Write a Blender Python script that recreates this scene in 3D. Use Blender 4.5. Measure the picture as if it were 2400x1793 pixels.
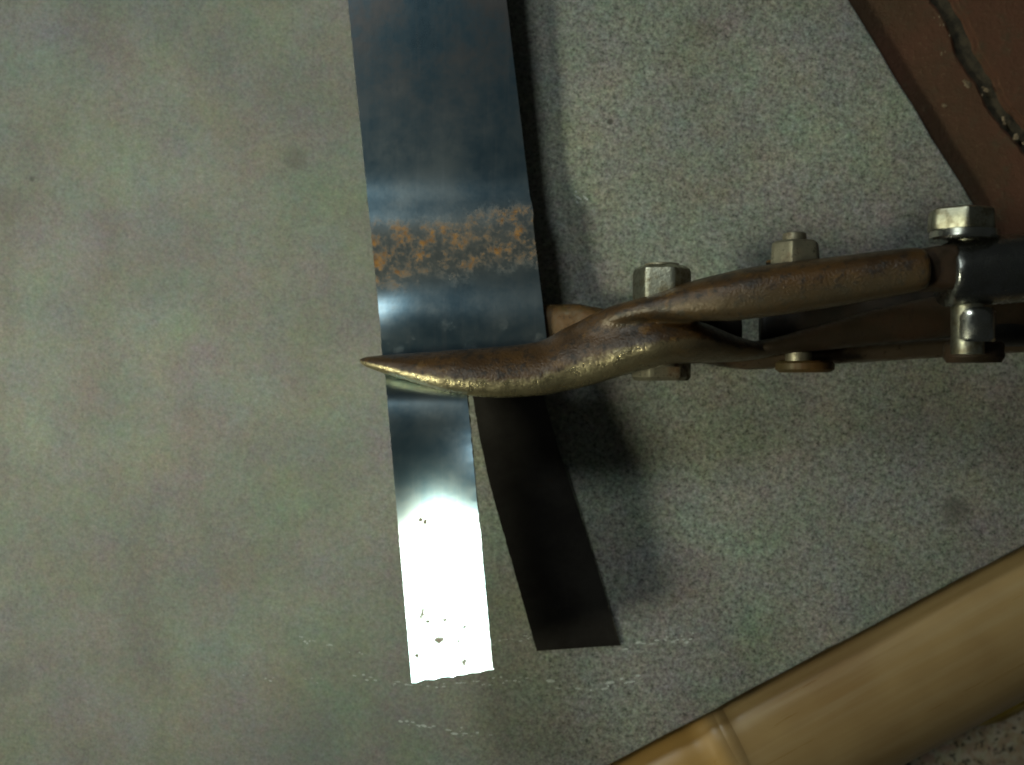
import bpy, bmesh, math, random
import numpy as np
from mathutils import Vector, noise as mnoise

random.seed(7)
scene = bpy.context.scene
for o in list(bpy.data.objects):
    bpy.data.objects.remove(o, do_unlink=True)
COL = scene.collection

# ------------------------------------------------------------------ camera
H = 0.32                                   # camera height above the slab top
cam_data = bpy.data.cameras.new("camera")
cam_data.sensor_width = 36.0
cam_data.lens = 36.0 * H / 0.300           # 300 mm of slab across the frame
cam_data.clip_start = 0.01
cam_data.clip_end = 20.0
cam_data.dof.use_dof = True
cam_data.dof.focus_distance = H - 0.030
cam_data.dof.aperture_fstop = 11.0
cam = bpy.data.objects.new("camera", cam_data)
cam.location = (0, 0, H)
COL.objects.link(cam)
scene.camera = cam

# ------------------------------------------------------------------ world, lamps, exposure
world = bpy.data.worlds.new("World")
scene.world = world
world.use_nodes = True
bg = world.node_tree.nodes["Background"]
bg.inputs[0].default_value = (0.50, 0.56, 0.54, 1)
bg.inputs[1].default_value = 0.034

def area_lamp(name, loc, target, sx, sy, power, col, spread=180, axis_y=(0, 1, 0)):
    d = bpy.data.lights.new(name, 'AREA')
    d.shape = 'RECTANGLE'; d.size = sx; d.size_y = sy
    d.energy = power; d.color = col; d.spread = math.radians(spread)
    o = bpy.data.objects.new(name, d)
    z = (Vector(loc) - Vector(target)).normalized()
    y = Vector(axis_y); y = (y - z * y.dot(z)).normalized()
    x = y.cross(z)
    from mathutils import Matrix
    m = Matrix((x, y, z)).transposed().to_4x4(); m.translation = Vector(loc)
    o.matrix_world = m
    COL.objects.link(o)
    return o

# the main lamp, low on the left
LAMP = Vector((-0.82, -0.20, 0.585))
area_lamp("work_lamp", LAMP, (-0.066, 0.0, 0.0), 0.17, 0.20, 0.192, (0.96, 1.0, 0.77), 25)
# a second, weaker one beyond the top of the picture
area_lamp("ceiling_lamp", (-0.36, 0.42, 0.50), (0.02, 0.0, 0.0), 0.16, 0.14, 1.5, (0.88, 1.0, 0.98))

scene.view_settings.view_transform = 'Standard'
scene.view_settings.look = 'None'
scene.view_settings.exposure = 0.0
scene.view_settings.gamma = 1.0
scene.cycles.filter_width = 2.0
scene.cycles.use_denoising = True
scene.cycles.use_adaptive_sampling = False

# ------------------------------------------------------------------ helpers
def P(px, py, z):
    """photo point (2400 x 1793) lying at height z (metres)"""
    k = (1 - z / H) / 8000.0
    return Vector(((px - 1200) * k, (896.5 - py) * k, z))

def obj(name, me, mat, parent=None):
    o = bpy.data.objects.new(name, me)
    COL.objects.link(o)
    if mat is not None and not me.materials:
        me.materials.append(mat)
    if parent is not None:
        o.parent = parent
        o.matrix_parent_inverse = parent.matrix_world.inverted()
    return o

def tag(o, label=None, cat=None, group=None, kind=None):
    if label: o["label"] = label
    if cat: o["category"] = cat
    if group: o["group"] = group
    if kind: o["kind"] = kind
    return o

def empty(name, loc):
    o = bpy.data.objects.new(name, None)
    o.location = loc; o.empty_display_size = 0.01
    COL.objects.link(o)
    bpy.context.view_layer.update()
    return o

def mesh_from(verts, faces, smooth=True, name="mesh"):
    me = bpy.data.meshes.new(name)
    me.from_pydata([tuple(v) for v in verts], [], faces)
    bm = bmesh.new(); bm.from_mesh(me)
    bmesh.ops.recalc_face_normals(bm, faces=bm.faces)
    bm.to_mesh(me); bm.free()
    if smooth:
        for p in me.polygons: p.use_smooth = True
    return me

def pchip(xs, ys, q):
    """monotone-ish cubic through the stations"""
    xs = np.array(xs, float); ys = np.array(ys, float)
    h = np.diff(xs); d = np.diff(ys) / h
    m = np.zeros_like(ys)
    m[0] = d[0]; m[-1] = d[-1]
    for i in range(1, len(xs) - 1):
        if d[i - 1] * d[i] > 0:
            w1 = 2 * h[i] + h[i - 1]; w2 = h[i] + 2 * h[i - 1]
            m[i] = (w1 + w2) / (w1 / d[i - 1] + w2 / d[i])
    i = np.clip(np.searchsorted(xs, q) - 1, 0, len(h) - 1)
    t = (q - xs[i]) / h[i]
    return ((2*t**3 - 3*t**2 + 1) * ys[i] + (t**3 - 2*t**2 + t) * h[i] * m[i]
            + (-2*t**3 + 3*t**2) * ys[i + 1] + (t**3 - t**2) * h[i] * m[i + 1])

def loft(stations, n_long=90, n_ring=36, rough=0.0, seed=0.0, cap=0.6):
    """bar running along x. station: (px, y_top_px, y_bottom_px, z_mm, half_height_mm, squareness, skew)"""
    S = [tuple(s) + (2.4, 0.0)[len(s) - 5:] if len(s) < 7 else s for s in stations]
    A = list(zip(*S))
    q = np.linspace(A[0][0], A[0][-1], n_long)
    cols = [pchip(A[0], c, q) for c in A[1:]]
    verts, faces = [], []
    for i in range(n_long):
        yt, yb, z, hz, n, sk = [c[i] for c in cols]
        z *= 1e-3; hz *= 1e-3
        c0 = P(q[i], (yt + yb) / 2, z)
        hy = abs(P(q[i], yt, z).y - P(q[i], yb, z).y) / 2
        e = min(i, n_long - 1 - i)
        f = 1.0 if e > 2 else (cap + (1 - cap) * (1 - (1 - e / 3.0) ** 2))
        for k in range(n_ring):
            a = 2 * math.pi * k / n_ring
            ca, sa = math.cos(a), math.sin(a)
            dy = f * hy * math.copysign(abs(ca) ** (2 / n), ca)
            dz = f * hz * math.copysign(abs(sa) ** (2 / n), sa)
            v = Vector((c0.x, c0.y + dy + sk * dz, z + dz))
            if rough:
                w = mnoise.noise(Vector((v.x * 180 + seed, v.y * 180, v.z * 180)))
                w2 = mnoise.noise(Vector((v.x * 650 + seed, v.y * 650, v.z * 650)))
                r = Vector((0, dy, dz))
                if r.length > 1e-6:
                    v += r.normalized() * rough * (w + 0.4 * w2)
            verts.append(v)
    for i in range(n_long - 1):
        for k in range(n_ring):
            a = i * n_ring + k; b = i * n_ring + (k + 1) % n_ring
            faces.append((a, b, b + n_ring, a + n_ring))
    faces.append(tuple(range(n_ring - 1, -1, -1)))
    faces.append(tuple((n_long - 1) * n_ring + k for k in range(n_ring)))
    return mesh_from(verts, faces)

def revolve_y(cx, z_mm, prof, n=40, sides=None, rot=0.0):
    """solid about an axis along y. prof: [(y_px, radius_mm)], sides=6 gives a hexagon (radius = apothem)"""
    verts, faces = [], []
    z = z_mm * 1e-3
    m = n
    for (py, r) in prof:
        c = P(cx, py, z)
        for k in range(m):
            a = 2 * math.pi * k / m
            rr = r * 1e-3
            if sides:
                s = 2 * math.pi / sides
                t = (a + s / 2) % s - s / 2
                rr = min(rr / math.cos(t), rr * 1.125)
            verts.append((c.x + rr * math.sin(a + rot), c.y, z + rr * math.cos(a + rot)))
    for i in range(len(prof) - 1):
        for k in range(m):
            a = i * m + k; b = i * m + (k + 1) % m
            faces.append((a, b, b + m, a + m))
    faces.append(tuple(range(m)))
    faces.append(tuple((len(prof) - 1) * m + k for k in range(m)))
    me = mesh_from(verts, faces, smooth=True)
    for e in me.edges: pass
    me.set_sharp_from_angle(angle=math.radians(28))
    return me

# ------------------------------------------------------------------ node helper
class NT:
    def __init__(self, name):
        self.m = bpy.data.materials.new(name)
        self.m.use_nodes = True
        self.t = self.m.node_tree
        self.b = self.t.nodes["Principled BSDF"]
        self.tc = self.t.nodes.new("ShaderNodeTexCoord")
    def n(self, typ, ins=None, **kw):
        nd = self.t.nodes.new(typ)
        for k, v in kw.items(): setattr(nd, k, v)
        for k, v in (ins or {}).items(): self.put(nd.inputs[k], v)
        return nd
    def put(self, sock, v):
        if isinstance(v, bpy.types.NodeSocket): self.t.links.new(v, sock)
        else: sock.default_value = v
    def noise(self, scale, detail=4, rough=0.55, vec=None, dist=0.0, col=False):
        nd = self.n("ShaderNodeTexNoise", {"Scale": scale, "Detail": detail, "Roughness": rough, "Distortion": dist})
        self.t.links.new(vec if vec is not None else self.tc.outputs["Object"], nd.inputs["Vector"])
        return nd.outputs["Color" if col else "Fac"]
    def mapping(self, scale=(1, 1, 1), rot=(0, 0, 0), loc=(0, 0, 0)):
        nd = self.n("ShaderNodeMapping", {"Scale": scale, "Rotation": rot, "Location": loc})
        self.t.links.new(self.tc.outputs["Object"], nd.inputs["Vector"])
        return nd.outputs[0]
    def ramp(self, fac, stops):
        nd = self.n("ShaderNodeValToRGB")
        cr = nd.color_ramp
        while len(cr.elements) < len(stops): cr.elements.new(0.5)
        for e, (p, c) in zip(cr.elements, stops):
            e.position = p
            e.color = (c, c, c, 1) if not isinstance(c, tuple) else (*c, 1)
        self.t.links.new(fac, nd.inputs[0])
        return nd.outputs[0]
    def mix(self, fac, a, b, mode='MIX'):
        nd = self.n("ShaderNodeMix", data_type='RGBA', blend_type=mode)
        self.put(nd.inputs[0], fac)
        for s, v in ((nd.inputs[6], a), (nd.inputs[7], b)):
            self.put(s, (*v, 1) if isinstance(v, tuple) and len(v) == 3 else v)
        return nd.outputs[2]
    def math(self, op, a, b=0.0, c=0.0, clamp=False):
        nd = self.n("ShaderNodeMath", operation=op, use_clamp=clamp)
        for s, v in zip(nd.inputs, (a, b, c)): self.put(s, v)
        return nd.outputs[0]
    def rng(self, v, a, b, c=0.0, d=1.0, smooth=True):
        nd = self.n("ShaderNodeMapRange", {"Value": v, "From Min": a, "From Max": b, "To Min": c, "To Max": d},
                    interpolation_type='SMOOTHSTEP' if smooth else 'LINEAR')
        return nd.outputs[0]
    def xyz(self):
        nd = self.n("ShaderNodeSeparateXYZ"); self.t.links.new(self.tc.outputs["Object"], nd.inputs[0])
        return nd.outputs
    def dist(self, p):
        nd = self.n("ShaderNodeVectorMath", operation='DISTANCE')
        self.t.links.new(self.tc.outputs["Object"], nd.inputs[0]); nd.inputs[1].default_value = p
        return nd.outputs["Value"]
    def bump(self, h, strength=0.3, dist=0.001, normal=None):
        nd = self.n("ShaderNodeBump", {"Height": h, "Strength": strength, "Distance": dist})
        if normal is not None: self.t.links.new(normal, nd.inputs["Normal"])
        return nd.outputs[0]
    def out(self, **kw):
        names = {"color": "Base Color", "rough": "Roughness", "metal": "Metallic", "normal": "Normal",
                 "spec": "Specular IOR Level", "coat": "Coat Weight", "alpha": "Alpha"}
        for k, v in kw.items():
            self.put(self.b.inputs[names[k]], (*v, 1) if isinstance(v, tuple) and len(v) == 3 else v)
        return self.m

# ------------------------------------------------------------------ materials
def mat_slab():
    t = NT("grey_stone")
    big = t.noise(16, 6, 0.62, vec=t.mapping(rot=(0.3, 0.5, 0.9)))
    big2 = t.noise(32, 4, 0.6, vec=t.mapping(loc=(3, 1, 0)), col=True)
    streak = t.noise(24, 4, 0.6, vec=t.mapping(scale=(2.2, 0.7, 1), rot=(0, 0, math.radians(22)), loc=(0.2, 0, 0)))
    fine = t.noise(1300, 2, 0.6)
    speck = t.noise(800, 4, 0.70, vec=t.mapping(loc=(1, 4, 0), rot=(0.4, 0.7, 0.5)))
    x = t.xyz()[0]
    side = t.math('ADD', x, t.math('MULTIPLY', t.math('SUBTRACT', big, 0.5), 0.10))
    grain = t.rng(side, -0.045, 0.03, 0.36, 1.0)        # the left of the slab is worn smooth
    col = t.mix(t.rng(big, 0.3, 0.7), (0.215, 0.216, 0.182), (0.285, 0.284, 0.245))
    col = t.mix(0.16, col, big2, 'OVERLAY')
    col = t.mix(t.math('MULTIPLY', t.rng(streak, 0.46, 0.72), t.rng(x, -0.03, -0.12, 0, 0.30)), col, (0.165, 0.130, 0.110))
    g1 = t.math('MULTIPLY', t.math('SUBTRACT', speck, 0.5), 2.9)
    g2 = t.math('MULTIPLY', t.math('SUBTRACT', fine, 0.5), 1.5)
    gf = t.math('ADD', 0.96, t.math('MULTIPLY', t.math('ADD', g1, g2), grain))
    gf = t.math('MAXIMUM', t.math('MINIMUM', gf, 1.75), 0.22)
    gc = t.n("ShaderNodeCombineColor", {0: gf, 1: gf, 2: gf}).outputs[0]
    col = t.mix(1.0, col, gc, 'MULTIPLY')
    def tint(scale, gain, off):
        c = t.noise(scale, 3, 0.6, vec=t.mapping(loc=off, rot=(0.5, 0.35, 0.7)), col=True)
        nd = t.n("ShaderNodeVectorMath", operation='MULTIPLY_ADD')
        t.t.links.new(c, nd.inputs[0]); nd.inputs[1].default_value = (gain,) * 3; nd.inputs[2].default_value = (1 - gain / 2,) * 3
        return nd.outputs[0]
    col = t.mix(1.0, col, tint(70, 0.34, (2, 7, 0)), 'MULTIPLY')
    col = t.mix(1.0, col, tint(420, 0.26, (5, 3, 0)), 'MULTIPLY')
    col = t.mix(1.0, col, tint(2200, 0.3, (1, 3, 0)), 'MULTIPLY')
    for (px, py, r, s) in ((2238, 1192, 46, 0.6), (1430, 285, 9, 0.9), (690, 372, 40, 0.3), (20, 480, 60, 0.2),
                           (1640, 60, 60, 0.2), (30, 1590, 60, 0.25), (75, 420, 9, 0.7)):
        d = t.math('ADD', t.dist(P(px, py, 0)), t.math('MULTIPLY', t.math('SUBTRACT', t.noise(150, 3), 0.5), r / 8000 * 0.9))
        col = t.mix(t.math('MULTIPLY', t.rng(d, r / 8000, r / 8000 * 0.35), s), col, (0.075, 0.07, 0.06))
    h = t.math('ADD', t.math('MULTIPLY', speck, grain), t.math('MULTIPLY', fine, 0.5))
    return t.out(color=col, rough=0.62, spec=0.35, normal=t.bump(h, 0.35, 0.0008))

def rusty_iron(name, base, rust, metal=0.75, rough=0.42, amount=0.5, dark=(0.02, 0.014, 0.009), seed=0.0):
    t = NT(name)
    n1 = t.noise(70, 6, 0.65, vec=t.mapping(loc=(seed, seed * 2, 0)))
    n2 = t.noise(420, 4, 0.7, vec=t.mapping(loc=(seed + 3, 0, 0)))
    n3 = t.noise(1500, 2, 0.6)
    f = t.rng(t.math('ADD', t.math('MULTIPLY', n1, 0.7), t.math('MULTIPLY', n2, 0.3)), 0.62 - amount * 0.3, 0.80 - amount * 0.3)
    col = t.mix(f, base, rust)
    col = t.mix(t.rng(n2, 0.56, 0.68, 0, 0.7), col, dark)
    m = t.math('MULTIPLY', t.math('SUBTRACT', 1.0, t.math('MULTIPLY', f, 0.75)), metal)
    r = t.math('ADD', t.rng(n2, 0.3, 0.7, rough - 0.10, rough + 0.14), t.math('MULTIPLY', f, 0.12))
    h = t.math('ADD', n2, t.math('MULTIPLY', n3, 0.5))
    return t.out(color=col, rough=r, metal=m, normal=t.bump(h, 0.20, 0.0005))

def forging():
    """brown rusted forging, polished by use along the jaw, duller along the lever"""
    t = NT("rusted_forging")
    px = t.xyz()[0]
    n1 = t.noise(60, 6, 0.65)
    n2 = t.noise(380, 5, 0.72)
    n3 = t.noise(1600, 2, 0.6)
    f = t.rng(t.math('ADD', t.math('MULTIPLY', n1, 0.6), t.math('MULTIPLY', n2, 0.4)), 0.42, 0.60)
    geo = t.n("ShaderNodeNewGeometry")
    sep = t.n("ShaderNodeSeparateXYZ"); t.t.links.new(geo.outputs["Normal"], sep.inputs[0])
    side = t.rng(t.math('ADD', px, t.math('MULTIPLY', t.math('SUBTRACT', n1, 0.5), 0.02)), 0.022, 0.056)
    rust = t.mix(t.rng(n1, 0.35, 0.65), (0.088, 0.041, 0.009), (0.036, 0.017, 0.005))
    rust = t.mix(t.rng(n2, 0.50, 0.62, 0, 0.85), rust, (0.016, 0.009, 0.004))
    rust = t.mix(t.rng(t.noise(170, 5, 0.7, vec=t.mapping(loc=(4, 1, 2))), 0.56, 0.68, 0, 0.6), rust, (0.16, 0.078, 0.014))
    # the flank that rubs is worn back to metal, the cutting side keeps its rust
    ny = t.math('ADD', sep.outputs[1], t.math('MULTIPLY', t.math('SUBTRACT', n2, 0.5), 0.9))
    worn = t.rng(ny, 0.22, -0.12)
    worn = t.math('MULTIPLY', worn, t.rng(side, 0.0, 1.0, 1.0, 0.45))
    worn = t.math('MULTIPLY', worn, t.rng(n1, 0.28, 0.52, 0.35, 1.0))
    yy = t.xyz()[1]
    fork = t.math('MULTIPLY', t.rng(yy, 0.0105, 0.0140), t.rng(px, 0.056, 0.036))
    worn = t.math('MULTIPLY', worn, t.math('SUBTRACT', 1.0, t.math('MULTIPLY', fork, 0.92)))
    col = t.mix(worn, rust, t.mix(side, (0.36, 0.300, 0.170), (0.165, 0.130, 0.078)))
    m = t.math('ADD', 0.12, t.math('MULTIPLY', worn, 0.72))
    r = t.math('SUBTRACT', t.rng(n2, 0.3, 0.7, 0.34, 0.52), t.math('MULTIPLY', worn, 0.14))
    return t.out(color=col, rough=r, metal=m, spec=0.6, normal=t.bump(t.math('ADD', n2, t.math('MULTIPLY', n3, 0.9)), 0.42, 0.0005))

def mat_strip(dark=False):
    t = NT("shaded_steel" if dark else "blued_steel")
    xyz = t.xyz()
    n1 = t.noise(45, 7, 0.7)
    n2 = t.noise(190, 5, 0.65)
    lines = t.noise(60, 3, 0.6, vec=t.mapping(scale=(9, 0.5, 1), rot=(0, 0, math.radians(6))))
    if dark:  # tongue turned from the lamp: its shade is put into a darker colour
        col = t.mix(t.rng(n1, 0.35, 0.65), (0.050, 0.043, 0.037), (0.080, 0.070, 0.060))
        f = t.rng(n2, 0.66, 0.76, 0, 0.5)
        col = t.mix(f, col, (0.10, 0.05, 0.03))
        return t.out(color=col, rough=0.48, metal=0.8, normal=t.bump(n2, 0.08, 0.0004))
    col = t.mix(t.rng(n1, 0.35, 0.68), (0.20, 0.315, 0.395), (0.30, 0.355, 0.375))
    col = t.mix(t.rng(lines, 0.5, 0.75, 0, 0.35), col, (0.38, 0.43, 0.46))
    # brownish oxide towards the far end and along the left edge
    ox = t.math('MULTIPLY', t.rng(xyz[1], 0.055, 0.105), t.rng(n1, 0.38, 0.60))
    col = t.mix(t.math('MULTIPLY', ox, 0.7), col, (0.24, 0.20, 0.19))
    # band of orange rust across the middle of the strip
    y = t.math('ADD', xyz[1], t.math('MULTIPLY', xyz[0], -0.13))
    yc = 0.0405
    band = t.math('ABSOLUTE', t.math('SUBTRACT', y, yc))
    band = t.rng(t.math('ADD', band, t.math('MULTIPLY', t.math('SUBTRACT', n1, 0.5), 0.016)), 0.0128, 0.005)
    grey = t.math('MULTIPLY', band, 0.75)
    spots = t.noise(230, 8, 0.80, vec=t.mapping(loc=(0.31, 0.12, 0)))
    rust = t.math('MULTIPLY', t.rng(spots, 0.45, 0.62), t.math('MULTIPLY', band, t.rng(t.noise(75, 3, 0.6, vec=t.mapping(loc=(0.2, 0.9, 0))), 0.28, 0.52)))
    low = t.rng(xyz[1], 0.028, 0.005, 0, 1)
    low = t.math('MULTIPLY', low, t.rng(xyz[1], -0.02, 0.004, 0, 1))
    rust2 = t.math('MULTIPLY', t.rng(n2, 0.56, 0.70, 0, 0.2), low)
    rust = t.math('MAXIMUM', rust, rust2)
    # small pits on the free end
    pits = t.noise(260, 3, 0.6, vec=t.mapping(loc=(0.7, 0.5, 0)))
    pit = t.math('MULTIPLY', t.rng(pits, 0.66, 0.70), t.rng(xyz[1], -0.050, -0.066))
    for (px, py, r) in ((1025, 1515, 12), (998, 1472, 6), (970, 1558, 7), (990, 1232, 7), (978, 1228, 5), (1085, 1560, 8)):
        c = P(px, py, 0.038)
        dx = t.math('SUBTRACT', xyz[0], c.x); dy = t.math('SUBTRACT', xyz[1], c.y)
        d = t.math('SQRT', t.math('ADD', t.math('MULTIPLY', dx, dx), t.math('MULTIPLY', dy, dy)))
        d = t.math('ADD', d, t.math('MULTIPLY', t.math('SUBTRACT', t.noise(700, 4, 0.75), 0.5), 0.0035))
        pit = t.math('MAXIMUM', pit, t.rng(d, r / 8800, r / 8800 * 0.3))
    col = t.mix(grey, col, (0.26, 0.25, 0.22))
    col = t.mix(rust, col, t.mix(t.rng(t.noise(420, 4, 0.7), 0.35, 0.65), (0.15, 0.065, 0.012), (0.36, 0.165, 0.03)))
    col = t.mix(pit, col, (0.20, 0.17, 0.12))
    rr = t.math('MAXIMUM', rust, t.math('MAXIMUM', pit, t.math('MULTIPLY', grey, 0.3)))
    metal = t.math('SUBTRACT', 1.0, t.math('MULTIPLY', t.math('MAXIMUM', rust, pit), 0.9))
    rough = t.math('ADD', t.rng(n1, 0.3, 0.7, 0.27, 0.34), t.math('MULTIPLY', rr, 0.28))
    h = t.math('ADD', n2, t.math('MULTIPLY', rust, 1.2))
    return t.out(color=col, rough=rough, metal=metal, normal=t.bump(h, 0.06, 0.0005))

def plain_metal(name, c1, c2, rough, metal=1.0, scale=300, b=0.25):
    t = NT(name)
    n = t.noise(scale, 5, 0.7)
    n2 = t.noise(scale * 4, 2, 0.6)
    col = t.mix(t.rng(n, 0.35, 0.68), c1, c2)
    return t.out(color=col, rough=t.rng(n, 0.3, 0.7, rough - 0.08, rough + 0.1), metal=metal,
                 normal=t.bump(t.math('ADD', n, t.math('MULTIPLY', n2, 0.4)), b, 0.0004))

def mat_bamboo():
    t = NT("aged_bamboo")
    fib = t.noise(30, 5, 0.65, vec=t.mapping(scale=(0.35, 9, 9)))
    fib2 = t.noise(90, 4, 0.65, vec=t.mapping(scale=(0.25, 9, 9)))
    big = t.noise(16, 4, 0.6)
    x = t.xyz()[0]
    col = t.mix(t.rng(big, 0.35, 0.65), (0.29, 0.175, 0.070), (0.40, 0.265, 0.115))
    col = t.mix(t.rng(fib, 0.40, 0.75, 0, 0.35), col, (0.46, 0.35, 0.20))
    col = t.mix(t.rng(fib2, 0.48, 0.8, 0, 0.14), col, (0.17, 0.095, 0.035))
    col = t.mix(t.rng(x, 0.002, -0.004, 0, 0.75), col, (0.50, 0.28, 0.075))
    return t.out(color=col, rough=t.rng(fib, 0.3, 0.7, 0.26, 0.42), spec=0.8, normal=t.bump(fib2, 0.12, 0.0006))

def mat_granite():
    t = NT("speckled_granite")
    v = t.n("ShaderNodeTexVoronoi", {"Scale": 320.0}); t.t.links.new(t.tc.outputs["Object"], v.inputs["Vector"])
    n = t.noise(240, 3, 0.6)
    n2 = t.noise(500, 3, 0.6)
    col = t.mix(t.rng(n, 0.4, 0.62), (0.40, 0.30, 0.22), (0.48, 0.44, 0.36))
    col = t.mix(0.05, col, v.outputs["Color"], 'OVERLAY')
    col = t.mix(t.rng(n2, 0.55, 0.66, 0, 0.9), col, (0.03, 0.025, 0.02))
    return t.out(color=col, rough=0.55, normal=t.bump(n2, 0.2, 0.0006))

def mat_clay():
    t = NT("red_clay")
    n = t.noise(22, 6, 0.65)
    n2 = t.noise(160, 5, 0.7)
    n3 = t.noise(700, 3, 0.7)
    col = t.mix(t.rng(n, 0.35, 0.66), (0.082, 0.046, 0.024), (0.120, 0.052, 0.030))
    col = t.mix(t.rng(n2, 0.50, 0.72, 0, 0.8), col, (0.085, 0.060, 0.034))
    col = t.mix(t.rng(n3, 0.58, 0.72, 0, 0.4), col, (0.19, 0.125, 0.075))
    return t.out(color=col, rough=0.8, spec=0.25, normal=t.bump(t.math('ADD', n2, n3), 0.4, 0.0012))

def flat_mat(name, c1, c2, rough=0.8, scale=200):
    t = NT(name)
    n = t.noise(scale, 4, 0.65)
    return t.out(color=t.mix(t.rng(n, 0.35, 0.65), c1, c2), rough=rough, spec=0.3, normal=t.bump(n, 0.3, 0.0006))

M = {}
M["slab"] = mat_slab()
M["strip"] = mat_strip()
M["strip_shaded"] = mat_strip(True)
M["jaw"] = forging()
M["rust"] = rusty_iron("orange_rust_iron", (0.080, 0.056, 0.020), (0.105, 0.048, 0.009), metal=0.35, rough=0.5, amount=0.8, seed=5.0)
M["lever"] = rusty_iron("brown_lever_iron", (0.155, 0.110, 0.070), (0.085, 0.036, 0.014), metal=0.7, rough=0.42, amount=0.5, seed=9.0)
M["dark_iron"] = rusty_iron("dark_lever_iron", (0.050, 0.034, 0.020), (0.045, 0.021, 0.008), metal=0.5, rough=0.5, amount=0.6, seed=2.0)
M["nut"] = plain_metal("zinc_plated_steel", (0.55, 0.54, 0.42), (0.20, 0.17, 0.11), 0.40)
M["rusty_nut"] = rusty_iron("rusty_plated_steel", (0.30, 0.27, 0.19), (0.12, 0.058, 0.02), metal=0.8, rough=0.42, amount=0.5, seed=12.0)
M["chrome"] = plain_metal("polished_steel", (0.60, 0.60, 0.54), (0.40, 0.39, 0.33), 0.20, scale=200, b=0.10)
M["collar"] = plain_metal("grey_tube_steel", (0.34, 0.34, 0.32), (0.17, 0.17, 0.155), 0.27, scale=260, b=0.2)
M["gap_shade"] = flat_mat("painted_gap_shade", (0.008, 0.006, 0.004), (0.020, 0.013, 0.008), 0.6)  # near-black colour standing for shade in the gap between the levers
M["black"] = flat_mat("black_grip", (0.012, 0.012, 0.012), (0.03, 0.026, 0.022), 0.5)
M["bamboo"] = mat_bamboo()
M["granite"] = mat_granite()
M["clay"] = mat_clay()
M["crumb"] = flat_mat("pale_mortar", (0.13, 0.09, 0.05), (0.26, 0.20, 0.13), 0.9, 500)
M["dirt"] = flat_mat("dark_earth", (0.030, 0.026, 0.018), (0.075, 0.058, 0.036), 0.95, 300)
M["chalk"] = flat_mat("pale_scratch", (0.42, 0.44, 0.41), (0.58, 0.60, 0.56), 0.7, 900)
M["leaf"] = flat_mat("yellow_leaf_skin", (0.34, 0.22, 0.035), (0.46, 0.33, 0.08), 0.5, 120)

# ------------------------------------------------------------------ ground below
ZF = -0.0625
me = mesh_from([(-2, -2, ZF), (2, -2, ZF), (2, 2, ZF), (-2, 2, ZF)], [(0, 1, 2, 3)], False)
floor = tag(obj("granite_floor", me, M["granite"]), kind="structure")

# red clay paving in the upper right, two pieces with an open joint between them
ZR = -0.0050
red = tag(empty("clay_paving", P(2300, 200, ZR)), kind="structure")
def plate(name, outline, ztop, thick, mat, parent, bevel=0.0015, jag=0.0, cuts=24):
    pts = []
    for i in range(len(outline)):
        a = Vector(outline[i]); b = Vector(outline[(i + 1) % len(outline)])
        for k in range(cuts):
            p = a.lerp(b, k / cuts)
            d = (b - a).normalized(); nrm = Vector((-d.y, d.x))
            p = p + nrm * jag * (mnoise.noise(Vector((p.x * 90, p.y * 90, 1.7))) + 0.5 * mnoise.noise(Vector((p.x * 320, p.y * 320, 4.7))))
            pts.append(p)
    bm = bmesh.new()
    top = [bm.verts.new((p.x, p.y, ztop)) for p in pts]
    f = bm.faces.new(top)
    r = bmesh.ops.extrude_face_region(bm, geom=[f])
    vs = [g for g in r["geom"] if isinstance(g, bmesh.types.BMVert)]
    bmesh.ops.translate(bm, verts=vs, vec=(0, 0, -thick))
    bmesh.ops.recalc_face_normals(bm, faces=bm.faces)
    es = [e for e in bm.edges if all(abs(v.co.z - ztop) < 1e-7 for v in e.verts)]
    bmesh.ops.bevel(bm, geom=es, offset=bevel, segments=2, affect='EDGES', clamp_overlap=True)
    me = bpy.data.meshes.new(name)
    bm.to_mesh(me); bm.free()
    return obj(name, me, mat, parent)
def q2(px, py, z):
    v = P(px, py, z); return (v.x, v.y)
plate("clay_paver", [q2(1500, -700, ZR), q2(1880, -420, ZR), q2(2190, 0, ZR), q2(2305, 235, ZR), q2(2460, 440, ZR), q2(2900, 1000, ZR), q2(2500, 1200, ZR), q2(2050, 700, ZR), q2(1500, -100, ZR)][::-1],
      ZR, 0.0560, M["clay"], red, 0.0012, 0.0016)
plate("clay_paver", [q2(2010, -420, ZR), q2(2232, 0, ZR), q2(2345, 225, ZR), q2(2500, 420, ZR), q2(2960, 980, ZR), q2(3700, 700, ZR), q2(3300, -700, ZR)][::-1],
      ZR + 0.0004, 0.0564, M["clay"], red, 0.0012, 0.0016)
plate("joint_filling", [q2(1800, -500, ZR), q2(2150, 0, ZR), q2(2450, 460, ZR), q2(2870, 1000, ZR), q2(2990, 960, ZR), q2(2560, 400, ZR), q2(2270, -20, ZR), q2(2040, -460, ZR)],
      ZR - 0.0022, 0.0535, M["dirt"], red, 0.0005, 0.0)

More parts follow.
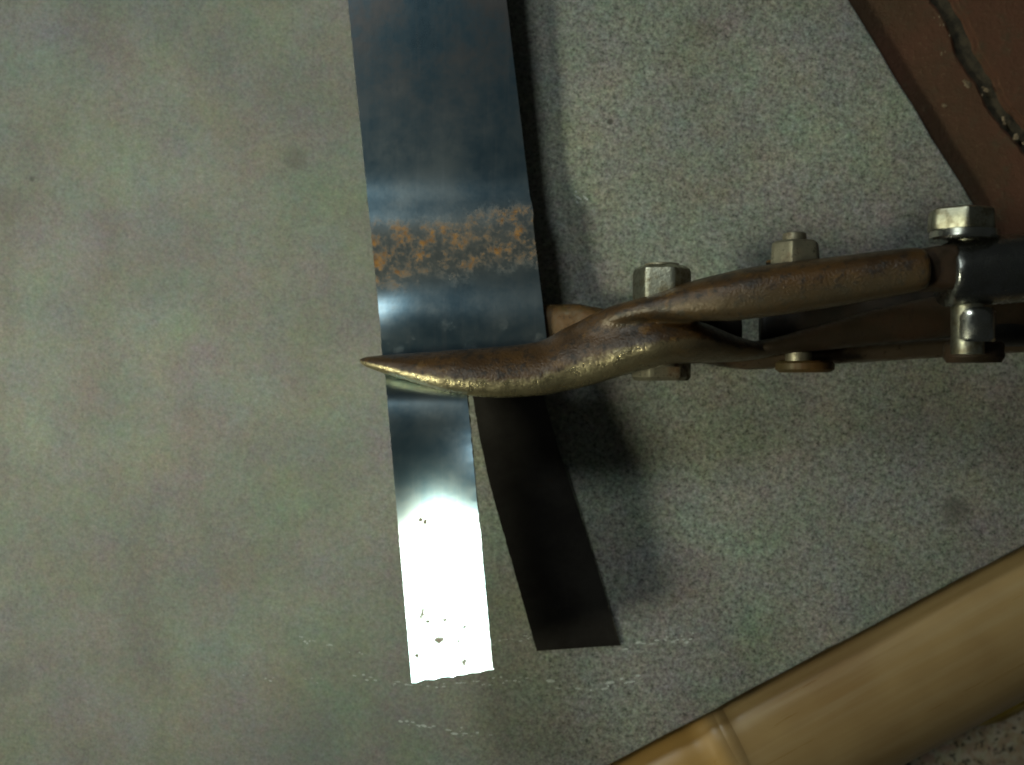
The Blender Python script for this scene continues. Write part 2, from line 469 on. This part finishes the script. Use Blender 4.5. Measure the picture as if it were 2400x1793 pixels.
# crumbs of mortar lying along the joint
def crumbs(spots, mat, name, parent=None):
    bm = bmesh.new()
    for (p, r) in spots:
        m = bmesh.ops.create_icosphere(bm, subdivisions=2, radius=r)
        off = Vector((random.random() * 9, random.random() * 9, 0))
        sx, sy, sz = random.uniform(.7, 1.4), random.uniform(.7, 1.4), random.uniform(.4, .8)
        for v in m["verts"]:
            d = 1 + 0.45 * mnoise.noise(v.co / r * 1.1 + off)
            v.co = Vector((v.co.x * sx * d, v.co.y * sy * d, v.co.z * sz * d)) + p
    me = bpy.data.meshes.new(name); bm.to_mesh(me); bm.free()
    return obj(name, me, mat, parent)
sp = []
path = [(2165, -10), (2205, 40), (2222, 75), (2205, 105), (2222, 140), (2275, 195), (2330, 215), (2352, 270), (2375, 310), (2366, 335), (2400, 330)]
for i in range(18):
    k = random.random() * (len(path) - 1); j = int(k); f = k - j
    x = path[j][0] * (1 - f) + path[j + 1][0] * f + random.gauss(0, 7)
    y = path[j][1] * (1 - f) + path[j + 1][1] * f + random.gauss(0, 7)
    r = random.choice((0.0003, 0.0003, 0.0004, 0.0005, 0.0008))
    p = P(x, y, ZR); p.z = ZR + r * 0.1
    sp.append((p, r))
p = P(2213, 248, ZR); sp.append((p, 0.0007))
tag(crumbs(sp, M["crumb"], "mortar_crumbs"), "pale crumbs of mortar scattered along the joint in the red clay paving", "crumbs", kind="stuff")

# ------------------------------------------------------------------ bamboo pole under the slab edge
def bamboo():
    root = empty("bamboo_pole", P(2000, 1700, ZF))
    R = 0.030; zc = ZF + R + 0.0002
    a = P(2105, 1774, zc); b = P(2400, 1612, zc)
    d = (b - a).normalized(); nrm = Vector((d.y, -d.x, 0))       # towards lower right
    c0 = a - nrm * R
    nodepos = P(1690, 1735, zc + R * 0.8)
    t_node = (nodepos - c0).dot(d)
    L0, L1 = -0.22, 0.30
    verts, faces = [], []
    NL, NR = 220, 64
    for i in range(NL):
        s = L0 + (L1 - L0) * i / (NL - 1)
        q = s - t_node
        rr = R * (1 + 0.012 * math.sin(s * 21)) 
        rr += 0.0009 * math.exp(-((q) / 0.0035) ** 2) - 0.0003 * math.exp(-((q - 0.0052) / 0.0018) ** 2)
        rr -= 0.0006 * math.exp(-((q + 0.007) / 0.003) ** 2)
        for k in range(NR):
            an = 2 * math.pi * k / NR
            r2 = rr * (1 + 0.006 * mnoise.noise(Vector((s * 25, math.cos(an) * 2, math.sin(an) * 2))))
            verts.append((q, r2 * math.cos(an), r2 * math.sin(an)))
    for i in range(NL - 1):
        for k in range(NR):
            x = i * NR + k; y = i * NR + (k + 1) % NR
            faces.append((x, y, y + NR, x + NR))
    faces.append(tuple(range(NR))); faces.append(tuple((NL - 1) * NR + k for k in range(NR)))
    me = mesh_from(verts, faces)
    o = bpy.data.objects.new("culm", me); me.materials.append(M["bamboo"]); COL.objects.link(o)
    o.parent = root
    o.location = (c0 + d * t_node) - root.location
    o.rotation_euler = (0, 0, math.atan2(d.y, d.x))
    # thin raised scar ring at the node
    bm = bmesh.new()
    vs = []
    prof = [(-0.0032, R - 0.0005), (-0.0011, R + 0.0004), (0.0011, R + 0.0004), (0.0030, R - 0.0005)]
    rings = []
    for k in range(NR):
        an = 2 * math.pi * k / NR
        w = 0.0006 * math.sin(2 * an + 1)
        rings.append([bm.verts.new((x + 0.0022 + w, r * math.cos(an), r * math.sin(an))) for x, r in prof])
    for k in range(NR):
        for j in range(3):
            bm.faces.new((rings[k][j], rings[k][j + 1], rings[(k + 1) % NR][j + 1], rings[(k + 1) % NR][j]))
    bmesh.ops.recalc_face_normals(bm, faces=bm.faces)
    m2 = bpy.data.meshes.new("node_ring"); bm.to_mesh(m2); bm.free()
    for pl in m2.polygons: pl.use_smooth = True
    n = bpy.data.objects.new("node_ring", m2); m2.materials.append(M["bamboo"]); COL.objects.link(n)
    n.parent = root; n.location = o.location; n.rotation_euler = o.rotation_euler
    tag(root, "thick yellow-brown bamboo pole lying under the edge of the grey slab", "bamboo")
bamboo()

# a yellow scrap of dry leaf on the granite beside the pole
def leaf():
    pts_u = [(2225, 1712), (2262, 1690), (2300, 1672), (2345, 1650), (2400, 1628), (2440, 1600)]
    pts_l = [(2225, 1714), (2268, 1704), (2312, 1700), (2352, 1690), (2405, 1660), (2445, 1625)]
    verts, faces = [], []
    for i, (a, b) in enumerate(zip(pts_u, pts_l)):
        for k in range(5):
            f = k / 4
            z = ZF + 0.0015 + 0.0035 * math.sin(f * math.pi) + 0.001 * math.sin(i * 1.9)
            p = P(a[0] * (1 - f) + b[0] * f, a[1] * (1 - f) + b[1] * f, z); verts.append(p)
    n = len(pts_u)
    for i in range(n - 1):
        for k in range(4):
            a = i * 5 + k; faces.append((a, a + 1, a + 6, a + 5))
    me = mesh_from(verts, faces)
    o = obj("dry_leaf", me, M["leaf"])
    s = o.modifiers.new("thickness", 'SOLIDIFY'); s.thickness = 0.0004
    tag(o, "curled yellow scrap of dry leaf on the speckled granite beside the bamboo pole", "leaf")
leaf()

# ------------------------------------------------------------------ grey slab
corner = (2682, 1131)
e1 = Vector((300, 490)).normalized(); e2 = Vector((-970, 513)).normalized()
c = Vector(corner)
pA = c - e1 * 2600; pB = c + e2 * 3600
pC = pB - e1 * 2600
slab_root = empty("stone_slab", (0, 0, -0.0046))
slab_out = [q2(c.x, c.y, 0), q2(pA.x, pA.y, 0), q2(pC.x, pC.y, 0), q2(pB.x, pB.y, 0)]
plate("slab_body", slab_out, 0.0, 0.0046, M["slab"], slab_root, 0.0006, 0.0003, 60)
tag(slab_root, "large grey speckled slab lying under the snips and the steel strip", "slab")
# pale scratches worn into its surface: short broken runs of chips
def scratch(pts, width, dens):
    verts, faces = [], []
    P2 = [Vector(p) for p in pts]
    for i in range(len(P2) - 1):
        a, b = P2[i], P2[i + 1]
        d = (b - a); L = d.length; d.normalize(); nn = Vector((-d.y, d.x))
        s = 0.0
        while s < L:
            w = width * random.uniform(0.2, 0.8); l = width * random.uniform(0.3, 2.6)
            if random.random() < dens:
                cpt = a + d * s + nn * random.gauss(0, width * 0.8)
                k0 = len(verts); m = 6
                for k in range(m):
                    an = 2 * math.pi * k / m
                    q = cpt + d * (math.cos(an) * l / 2 * random.uniform(.7, 1.2)) + nn * (math.sin(an) * w / 2 * random.uniform(.6, 1.3))
                    verts.append(P(q.x, q.y, 0.00004))
                faces.append(tuple(range(k0, k0 + m)))
            s += l * 0.8
    me = bpy.data.meshes.new("scratch"); me.from_pydata([tuple(v) for v in verts], [], faces)
    for p in me.polygons:
        if p.normal.z < 0: p.flip()
    o = obj("scratch", me, M["chalk"], slab_root)
    o["kind"] = "stuff"
    return o
scratch([(1155, 1508), (1185, 1500), (1245, 1497)], 5, 0.6)
scratch([(1440, 1512), (1545, 1503), (1628, 1489)], 8, 0.7)
scratch([(830, 1585), (910, 1602), (1040, 1611), (1240, 1592)], 6, 0.6)
scratch([(1290, 1606), (1365, 1613), (1425, 1608), (1505, 1600)], 10, 0.8)
scratch([(940, 1690), (1010, 1712), (1165, 1724)], 7, 0.5)
scratch([(700, 1500), (790, 1520), (860, 1532)], 6, 0.4)
scratch([(1348, 452), (1362, 462), (1382, 478)], 9, 0.6)
scratch([(520, 1575), (640, 1590), (760, 1598)], 4, 0.25)

# ------------------------------------------------------------------ steel strip with its two cut tongues
def z_main(u, py):
    """height in mm of the full-width part, py = photo row"""
    base = float(pchip([-1100, -700, -400, 0, 300, 420, 460, 515, 565, 650, 675, 745, 800, 840, 960], [1.0, 10.0, 11.6, 10.8, 9.3, 8.9, 9.6, 11.9, 12.3, 12.3, 12.5, 14.6, 14.7, 14.5, 14.3], np.array([py]))[0])
    z = base
    # left edge rolled down a little near the cut
    g = math.exp(-((py - 715) / 45) ** 2)
    z -= 1.1 * g * max(0, 0.28 - u) / 0.28 * (max(0, 0.28 - u) / 0.28)
    return z

def strip_body():
    root = empty("steel_strip", P(1050, -300, 0))
    # main part
    rows = list(np.linspace(-1100, 760, 125)) 
    NU = 28
    def edges(py):
        return 815 + 0.1 * py, 1187 + 0.119 * py
    def smooth_z(u, py):
        w = [0.06, 0.12, 0.2, 0.24, 0.2, 0.12, 0.06]
        return sum(wi * z_main(u, py + dd) for wi, dd in zip(w, (-36, -24, -12, 0, 12, 24, 36)))
    verts, faces = [], []
    grid = []
    # last rows bend to follow the cut line from (902,838) to (1283,805)
    def cut(px): return 838 - (px - 902) / (1283 - 902) * 33
    all_rows = [(py, 0) for py in rows] + [(None, k / 8) for k in range(1, 9)]
    for (py, k) in all_rows:
        line = []
        for j in range(NU + 1):
            u = j / NU
            if py is not None:
                l, r = edges(py); px = l + (r - l) * u; yy = py
            else:
                l, r = edges(760); px0 = l + (r - l) * u
                l2, r2 = edges(cut(1283)); pxe = (l2 + (r2 - l2) * u)
                yy = 760 + (cut(pxe) - 760) * k; px = px0 + (pxe - px0) * k
            z = smooth_z(u, yy) * 1e-3
            if j in (0, NU):
                px += 0.9 * mnoise.noise(Vector((yy * 0.05, j, 0)))
            if j == NU and py is not None and 465 < py < 520:
                px += 4 * math.sin((py - 465) / 55 * math.pi)
            line.append(len(verts)); verts.append(P(px, yy, z))
        grid.append(line)
    for a, b in zip(grid, grid[1:]):
        for j in range(NU):
            faces.append((a[j], a[j + 1], b[j + 1], b[j]))
    me = mesh_from(verts, faces)
    o = obj("strip_body", me, M["strip"], root)
    def solid(o, t=0.0006):
        bm = bmesh.new(); bm.from_mesh(o.data)
        top = list(bm.faces)
        lo = {v: bm.verts.new(v.co - Vector((0, 0, t))) for v in list(bm.verts)}
        rim = [e for e in bm.edges if e.is_boundary]
        for f in top: bm.faces.new([lo[v] for v in reversed(f.verts)])
        for e in rim:
            a, b = e.verts
            bm.faces.new((a, b, lo[b], lo[a]))
        bmesh.ops.recalc_face_normals(bm, faces=bm.faces)
        bm.to_mesh(o.data); bm.free()
        for p in o.data.polygons: p.use_smooth = True
        o.data.set_sharp_from_angle(angle=math.radians(35))
    if me.polygons[0].normal.z < 0: me.flip_normals()
    solid(o)
    # left tongue: carries on under the jaw, lifts and twists towards the lamp
    verts, faces, grid = [], [], []
    NV = 90; NU2 = 18
    yl = lambda v: 838 + (1600 - 838) * v
    yr = lambda v: 822 + (1570 - 822) * v
    xl = lambda v: np.interp(yl(v), [838, 1600], [899, 965])
    xr = lambda v: np.interp(yr(v), [822, 1570], [1086, 1157])
    def zc(py):
        return TONGUE_Z(py)
    for i in range(NV + 1):
        v = i / NV; line = []
        for j in range(NU2 + 1):
            u = j / NU2
            py = yl(v) * (1 - u) + yr(v) * u
            px = xl(v) * (1 - u) + xr(v) * u
            z = (zc(py) + TONGUE_T(py + 60 * (u - 0.5)) * (u - 0.5)) * 1e-3
            if j == NU2: px += random.choice((-1.2, -0.4, 0.3, 1.4, 0.8))
            if i == NV: py += 4 * mnoise.noise(Vector((u * 9, 2, 5))) + random.uniform(-1.5, 1.5)
            line.append(len(verts)); verts.append(P(px, py, z))
        grid.append(line)
    for a, b in zip(grid, grid[1:]):
        for j in range(NU2): faces.append((a[j], a[j + 1], b[j + 1], b[j]))
    me = mesh_from(verts, faces)
    if me.polygons[0].normal.z < 0: me.flip_normals()
    o = obj("raised_tongue", me, M["strip"], root); solid(o)
    o["label"] = "narrow left half of the split strip, raised and shining white"
    # right tongue: sheared off, pushed down onto the slab
    verts, faces, grid = [], [], []
    yl = lambda v: 842 + (1526 - 842) * v
    yr = lambda v: 835 + (1512 - 835) * v
    xl = lambda v: float(pchip([842, 929, 1103, 1320, 1526], [1098, 1108, 1141, 1200, 1258], np.array([yl(v)]))[0])
    xr = lambda v: float(pchip([835, 930, 1026, 1239, 1365, 1512], [1262, 1276, 1302, 1370, 1410, 1455], np.array([yr(v)]))[0])
    for i in range(61):
        v = i / 60; line = []
        for j in range(17):
            u = j / 16
            py = yl(v) * (1 - u) + yr(v) * u
            px = xl(v) * (1 - u) + xr(v) * u
            zz = float(pchip([830, 900, 980, 1060, 1200, 1400, 1530], [12.5, 10.5, 7.0, 4.6, 3.4, 2.8, 2.2], np.array([py]))[0])
            z = (zz + (1.8 - 3.6 * u) * min(1, max(0, (py - 900) / 150))) * 1e-3
            if j == 0: px += random.uniform(-0.5, 0.5)
            line.append(len(verts)); verts.append(P(px, py, z))
        grid.append(line)
    for a, b in zip(grid, grid[1:]):
        for j in range(16): faces.append((a[j], a[j + 1], b[j + 1], b[j]))
    me = mesh_from(verts, faces)
    if me.polygons[0].normal.z < 0: me.flip_normals()
    o = obj("lowered_tongue", me, M["strip_shaded"], root); solid(o, 0.0006)
    o["label"] = "dark right half of the split strip, bent down to the slab"
    def glint_ribbon(pts, zs, w, name="cut_edge_glint"):  # thin polished ribbon added along a cut edge for its bright glint
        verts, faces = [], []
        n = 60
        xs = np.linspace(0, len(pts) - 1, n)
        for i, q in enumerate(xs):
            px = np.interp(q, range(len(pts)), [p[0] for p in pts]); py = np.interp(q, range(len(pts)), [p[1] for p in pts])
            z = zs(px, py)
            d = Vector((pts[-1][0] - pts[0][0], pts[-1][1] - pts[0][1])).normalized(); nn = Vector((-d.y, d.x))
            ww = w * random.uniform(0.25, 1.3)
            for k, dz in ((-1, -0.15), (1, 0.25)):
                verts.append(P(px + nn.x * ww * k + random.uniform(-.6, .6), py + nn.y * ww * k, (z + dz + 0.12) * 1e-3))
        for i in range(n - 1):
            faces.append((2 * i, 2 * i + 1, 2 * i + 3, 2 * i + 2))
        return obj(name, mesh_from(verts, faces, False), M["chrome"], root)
    glint_ribbon([(1193, 816), (1238, 811), (1284, 806)], lambda x, y: z_main(0.8, y), 1.6)
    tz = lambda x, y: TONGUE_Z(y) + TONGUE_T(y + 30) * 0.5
    glint_ribbon([(1096, 925), (1106, 1030), (1116, 1142), (1127, 1250), (1137, 1360), (1156, 1566)], tz, 1.3)
    glint_ribbon([(1300, 1026), (1373, 1239), (1411, 1365), (1455, 1512)], lambda x, y: float(np.interp(y, [1026, 1200, 1512], [3.6, 1.9, 0.6])), 0.8)
    tag(root, "flat blued steel strip with a rust band, split lengthwise and held in the snips", "metal strip")
# the free end of the raised tongue faces half-way between the lamp and the lens
def tongue_profile():
    pys = np.arange(820, 1641, 5.0)
    zs, tw = [], []
    z = 14.0
    for py in pys:
        p = P(1040, py, z * 1e-3)
        h = ((LAMP - p).normalized() + (Vector((0, 0, H)) - p).normalized())
        sx, sy = -h.x / h.z, -h.y / h.z
        k = min(1, max(0, (py - 980) / 275)); k = k * k * (3 - 2 * k)
        steep = np.interp(py, [820, 840, 905, 945, 990, 1200], [0.0, 1.25, 1.25, 0.32, 0.08, 0.06])
        slope = steep * (1 - k) + k * (max(0.0, -sy) + 0.03)
        zs.append(z); tw.append(sx * 21.0 * (0.04 * min(1, max(0, (py - 920) / 130)) * (1 - k) + k))
        z += slope * 5.0 / 8.0 * (1 - z / 320)
    return pys, np.array(zs), np.array(tw)
_T = tongue_profile()
TONGUE_Z = lambda py: float(np.interp(py, _T[0], _T[1]))
TONGUE_T = lambda py: float(np.interp(py, _T[0], _T[2]))
strip_body()

# ------------------------------------------------------------------ snips
def snips():
    root = empty("tin_snips", P(2000, 800, 0))
    J = [  # px, top, bottom, z, half height, squareness, skew
        (838, 840, 847, 16.6, 0.8, 2.0, 0),
        (850, 837, 858, 17.0, 2.2, 2.0, 0),
        (881, 834, 869, 18.2, 3.6, 2.0, -0.1),
        (920, 831, 881, 19.3, 4.8, 2.0, -0.2),
        (990, 828, 901, 20.8, 6.2, 2.0, -0.3),
        (1071, 823, 920, 22.0, 7.3, 2.0, -0.35),
        (1153, 818, 926, 22.8, 8.0, 2.0, -0.38),
        (1261, 806, 921, 23.4, 8.6, 2.0, -0.38),
        (1330, 770, 910, 23.8, 9.0, 2.0, -0.36),
        (1400, 742, 894, 24.8, 9.8, 2.0, -0.32),
        (1470, 736, 874, 26.0, 10.8, 2.0, -0.20),
        (1540, 740, 860, 27.0, 11.6, 2.0, -0.08),
        (1600, 746, 853, 26.6, 11.2, 2.0, 0.0),
        (1660, 762, 850, 24.8, 9.8, 2.0, 0.04),
        (1720, 786, 848, 22.2, 7.8, 2.1, 0),
        (1770, 800, 843, 20.4, 6.2, 2.1, 0),
        (1830, 806, 830, 18.5, 3.6, 2.2, 0)]
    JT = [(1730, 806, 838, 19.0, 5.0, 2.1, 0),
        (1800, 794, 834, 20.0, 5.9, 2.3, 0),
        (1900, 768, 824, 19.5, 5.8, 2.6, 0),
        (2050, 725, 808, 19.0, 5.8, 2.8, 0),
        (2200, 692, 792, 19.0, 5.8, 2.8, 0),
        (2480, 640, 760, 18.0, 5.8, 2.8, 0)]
    obj("jaw_tail", loft(JT, 90, 40, 0.00012, 1.0), M["dark_iron"], root)  # tail of the jaw forging, shade put into its darker colour
    U = [(1310, 790, 830, 17.0, 4.0, 2.1, 0),
         (1360, 752, 806, 21.0, 6.0, 2.2, 0),
         (1424, 721, 776, 26.0, 7.6, 2.3, 0),
         (1533, 689, 752, 31.5, 8.6, 2.6, -0.05),
         (1632, 656, 752, 35.5, 9.4, 2.8, -0.10),
         (1700, 640, 752, 37.5, 9.8, 2.8, -0.12),
         (1760, 627, 746, 39.0, 9.8, 2.9, -0.12),
         (1962, 601, 716, 42.5, 9.6, 2.9, -0.12),
         (2090, 585, 694, 45.0, 9.2, 3.0, -0.10),
         (2158, 578, 680, 46.5, 8.8, 3.0, -0.10)]
    bm = bmesh.new()
    F = [(1320, 785, 850, 21.0, 5.0, 2.1, 0), (1380, 740, 850, 23.6, 7.6, 2.0, 0), (1440, 726, 840, 25.6, 8.0, 2.0, 0),
         (1500, 722, 820, 27.0, 8.0, 2.0, 0), (1555, 735, 800, 26.5, 6.0, 2.0, 0), (1590, 748, 782, 25.0, 3.5, 2.0, 0)]
    for m in (loft(J, 200, 48, 0.00012, 1.0), loft(F, 60, 40, 0.0001, 6.0), loft(U, 160, 44, 0.00010, 4.0, cap=0.9)):
        bm.from_mesh(m)
    me = bpy.data.meshes.new("jaw_and_lever"); bm.to_mesh(me); bm.free()
    o = obj("jaw_and_lever", me, M["jaw"], root)
    md = o.modifiers.new("remesh", 'REMESH'); md.mode = 'VOXEL'; md.voxel_size = 0.00042; md.use_smooth_shade = True
    sm = o.modifiers.new("smooth", 'SMOOTH'); sm.factor = 0.5; sm.iterations = 48
    dg = bpy.context.evaluated_depsgraph_get()
    o.data = bpy.data.meshes.new_from_object(o.evaluated_get(dg)); o.modifiers.clear()
    for p in o.data.polygons: p.use_smooth = True
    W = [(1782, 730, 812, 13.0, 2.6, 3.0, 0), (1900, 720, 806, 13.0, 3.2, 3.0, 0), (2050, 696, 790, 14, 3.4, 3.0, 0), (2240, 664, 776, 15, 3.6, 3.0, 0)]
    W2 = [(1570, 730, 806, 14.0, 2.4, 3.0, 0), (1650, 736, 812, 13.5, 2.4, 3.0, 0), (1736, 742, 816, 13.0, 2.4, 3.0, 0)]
    obj("shade_plate", loft(W2, 30, 28, 0.00015, 25.0, cap=0.9), M["gap_shade"], root)  # near-black plates added to darken the gap between the levers
    obj("shade_plate", loft(W, 60, 32, 0.00018, 21.0, cap=0.85), M["gap_shade"], root)
    T = [(2135, 590, 680, 45.5, 6.6, 4, 0), (2180, 580, 682, 45.8, 6.6, 4, 0), (2232, 574, 684, 46, 6.6, 4, 0)]
    obj("tang", loft(T, 30, 36, 0.00025, 7.0), M["dark_iron"], root)
    Cc = [(2213, 566, 722, 45.0, 9.0, 2.0, 0), (2300, 556, 716, 46.0, 9.2, 2.0, 0), (2480, 536, 704, 48, 9.4, 2.0, 0), (2640, 520, 694, 50, 9.4, 2.0, 0)]
    obj("collar", loft(Cc, 60, 44, 0.00008, 3.0, cap=0.93), M["collar"], root)
    G = [(2560, 505, 705, 49, 10.5, 2.2, 0), (2800, 480, 690, 53, 11.5, 2.2, 0), (3300, 430, 660, 60, 11.5, 2.2, 0)]
    obj("grip", loft(G, 40, 36), M["black"], root)
    Lj = [(940, 812, 830, 9.4, 1.6, 2.4, 0), (1040, 782, 832, 8.6, 3.0, 2.6, 0), (1150, 744, 832, 8.0, 4.4, 2.8, 0),
          (1285, 715, 826, 8.2, 4.9, 2.8, 0), (1345, 713, 826, 9.4, 5.6, 2.8, 0), (1400, 722, 826, 11.0, 6.4, 2.6, 0),
          (1520, 748, 838, 12.5, 6.6, 2.6, 0), (1650, 792, 852, 12.0, 5.6, 2.6, 0), (1750, 822, 866, 11.0, 5.0, 2.6, 0),
          (1962, 812, 852, 10.0, 4.8, 2.8, 0), (2204, 794, 838, 8.6, 4.8, 2.8, 0), (2460, 776, 822, 7.5, 4.8, 2.8, 0)]
    LL = [q for q in Lj if q[0] >= 1520]
    obj("lower_jaw", loft([q for q in Lj if q[0] <= 1650], 120, 40, 0.00025, 11.0), M["rust"], root)
    obj("lower_lever", loft([(1500, 750, 834, 12.6, 5.4, 2.6, 0)] + LL[1:], 120, 40, 0.00020, 13.0), M["lever"], root)
    K = [(2226, 690, 806, 18, 7.0, 2.4, 0), (2330, 684, 812, 15.5, 8.0, 2.4, 0), (2480, 680, 812, 11.5, 9.0, 2.3, 0),
         (2800, 670, 806, 9.6, 9.4, 2.2, 0), (3200, 660, 800, 9.6, 9.4, 2.2, 0)]
    obj("grip", loft(K, 60, 36), M["black"], root)

    # pivot bolt by the jaws: lock nut above, hexagon head below
    b = obj("pivot_bolt", revolve_y(1551, 27.0, [(617, 3.4), (619, 4.6), (640, 4.8), (860, 4.8)], 32), M["rusty_nut"], root)
    obj("lock_nut", revolve_y(1551, 27.0, [(622, 4.4), (625, 5.6), (632, 6.6), (642, 6.9), (712, 6.9)], 72, 6, -0.20), M["nut"], b)
    obj("bolt_head", revolve_y(1550, 20.0, [(838, 7.2), (848, 7.2), (884, 7.2), (892, 6.5)], 72, 6, 0.0), M["rusty_nut"], b)
    # second bolt through the lever
    b = obj("lever_bolt", revolve_y(1862, 33.0, [(545, 2.2), (548, 3.0), (566, 3.2), (720, 3.2)], 32), M["rusty_nut"], root)
    obj("lock_nut", revolve_y(1864, 33.0, [(566, 4.8), (572, 5.7), (612, 6.0), (640, 6.0)], 72, 6, 0.16), M["rusty_nut"], b)
    obj("washer", revolve_y(1864, 31.0, [(611, 7.6), (617, 7.6)], 48), M["rust"], b)
    obj("bolt_head", revolve_y(1886, 16.0, [(846, 7.4), (852, 8.0), (866, 8.0), (873, 6.8)], 48), M["rust"], b)
    obj("spacer", revolve_y(1872, 19.5, [(824, 3.0), (827, 3.6), (846, 3.6)], 32), M["rusty_nut"], b)
    # third bolt through the collar
    b = obj("collar_bolt", revolve_y(2268, 45.0, [(500, 4.0), (830, 4.0)], 32), M["nut"], root)
    obj("bolt_head", revolve_y(2252, 45.0, [(490, 6.0), (495, 7.1), (536, 7.4), (541, 7.2)], 72, 6, 0.36), M["nut"], b)
    obj("washer", revolve_y(2260, 46.0, [(540, 7.0), (543, 8.3), (558, 8.5), (564, 8.2)], 56), M["chrome"], b)
    obj("cap_nut", revolve_y(2282, 45.0, [(722, 4.4), (730, 5.0), (742, 5.25), (796, 5.25), (802, 4.8)], 48), M["chrome"], b)
    obj("flange", revolve_y(2282, 37.0, [(802, 6.6), (808, 7.4), (838, 7.4), (850, 6.6)], 48), M["dark_iron"], b)
    tag(root, "rusty compound metal snips with hexagon nuts gripping the steel strip", "snips")
snips()
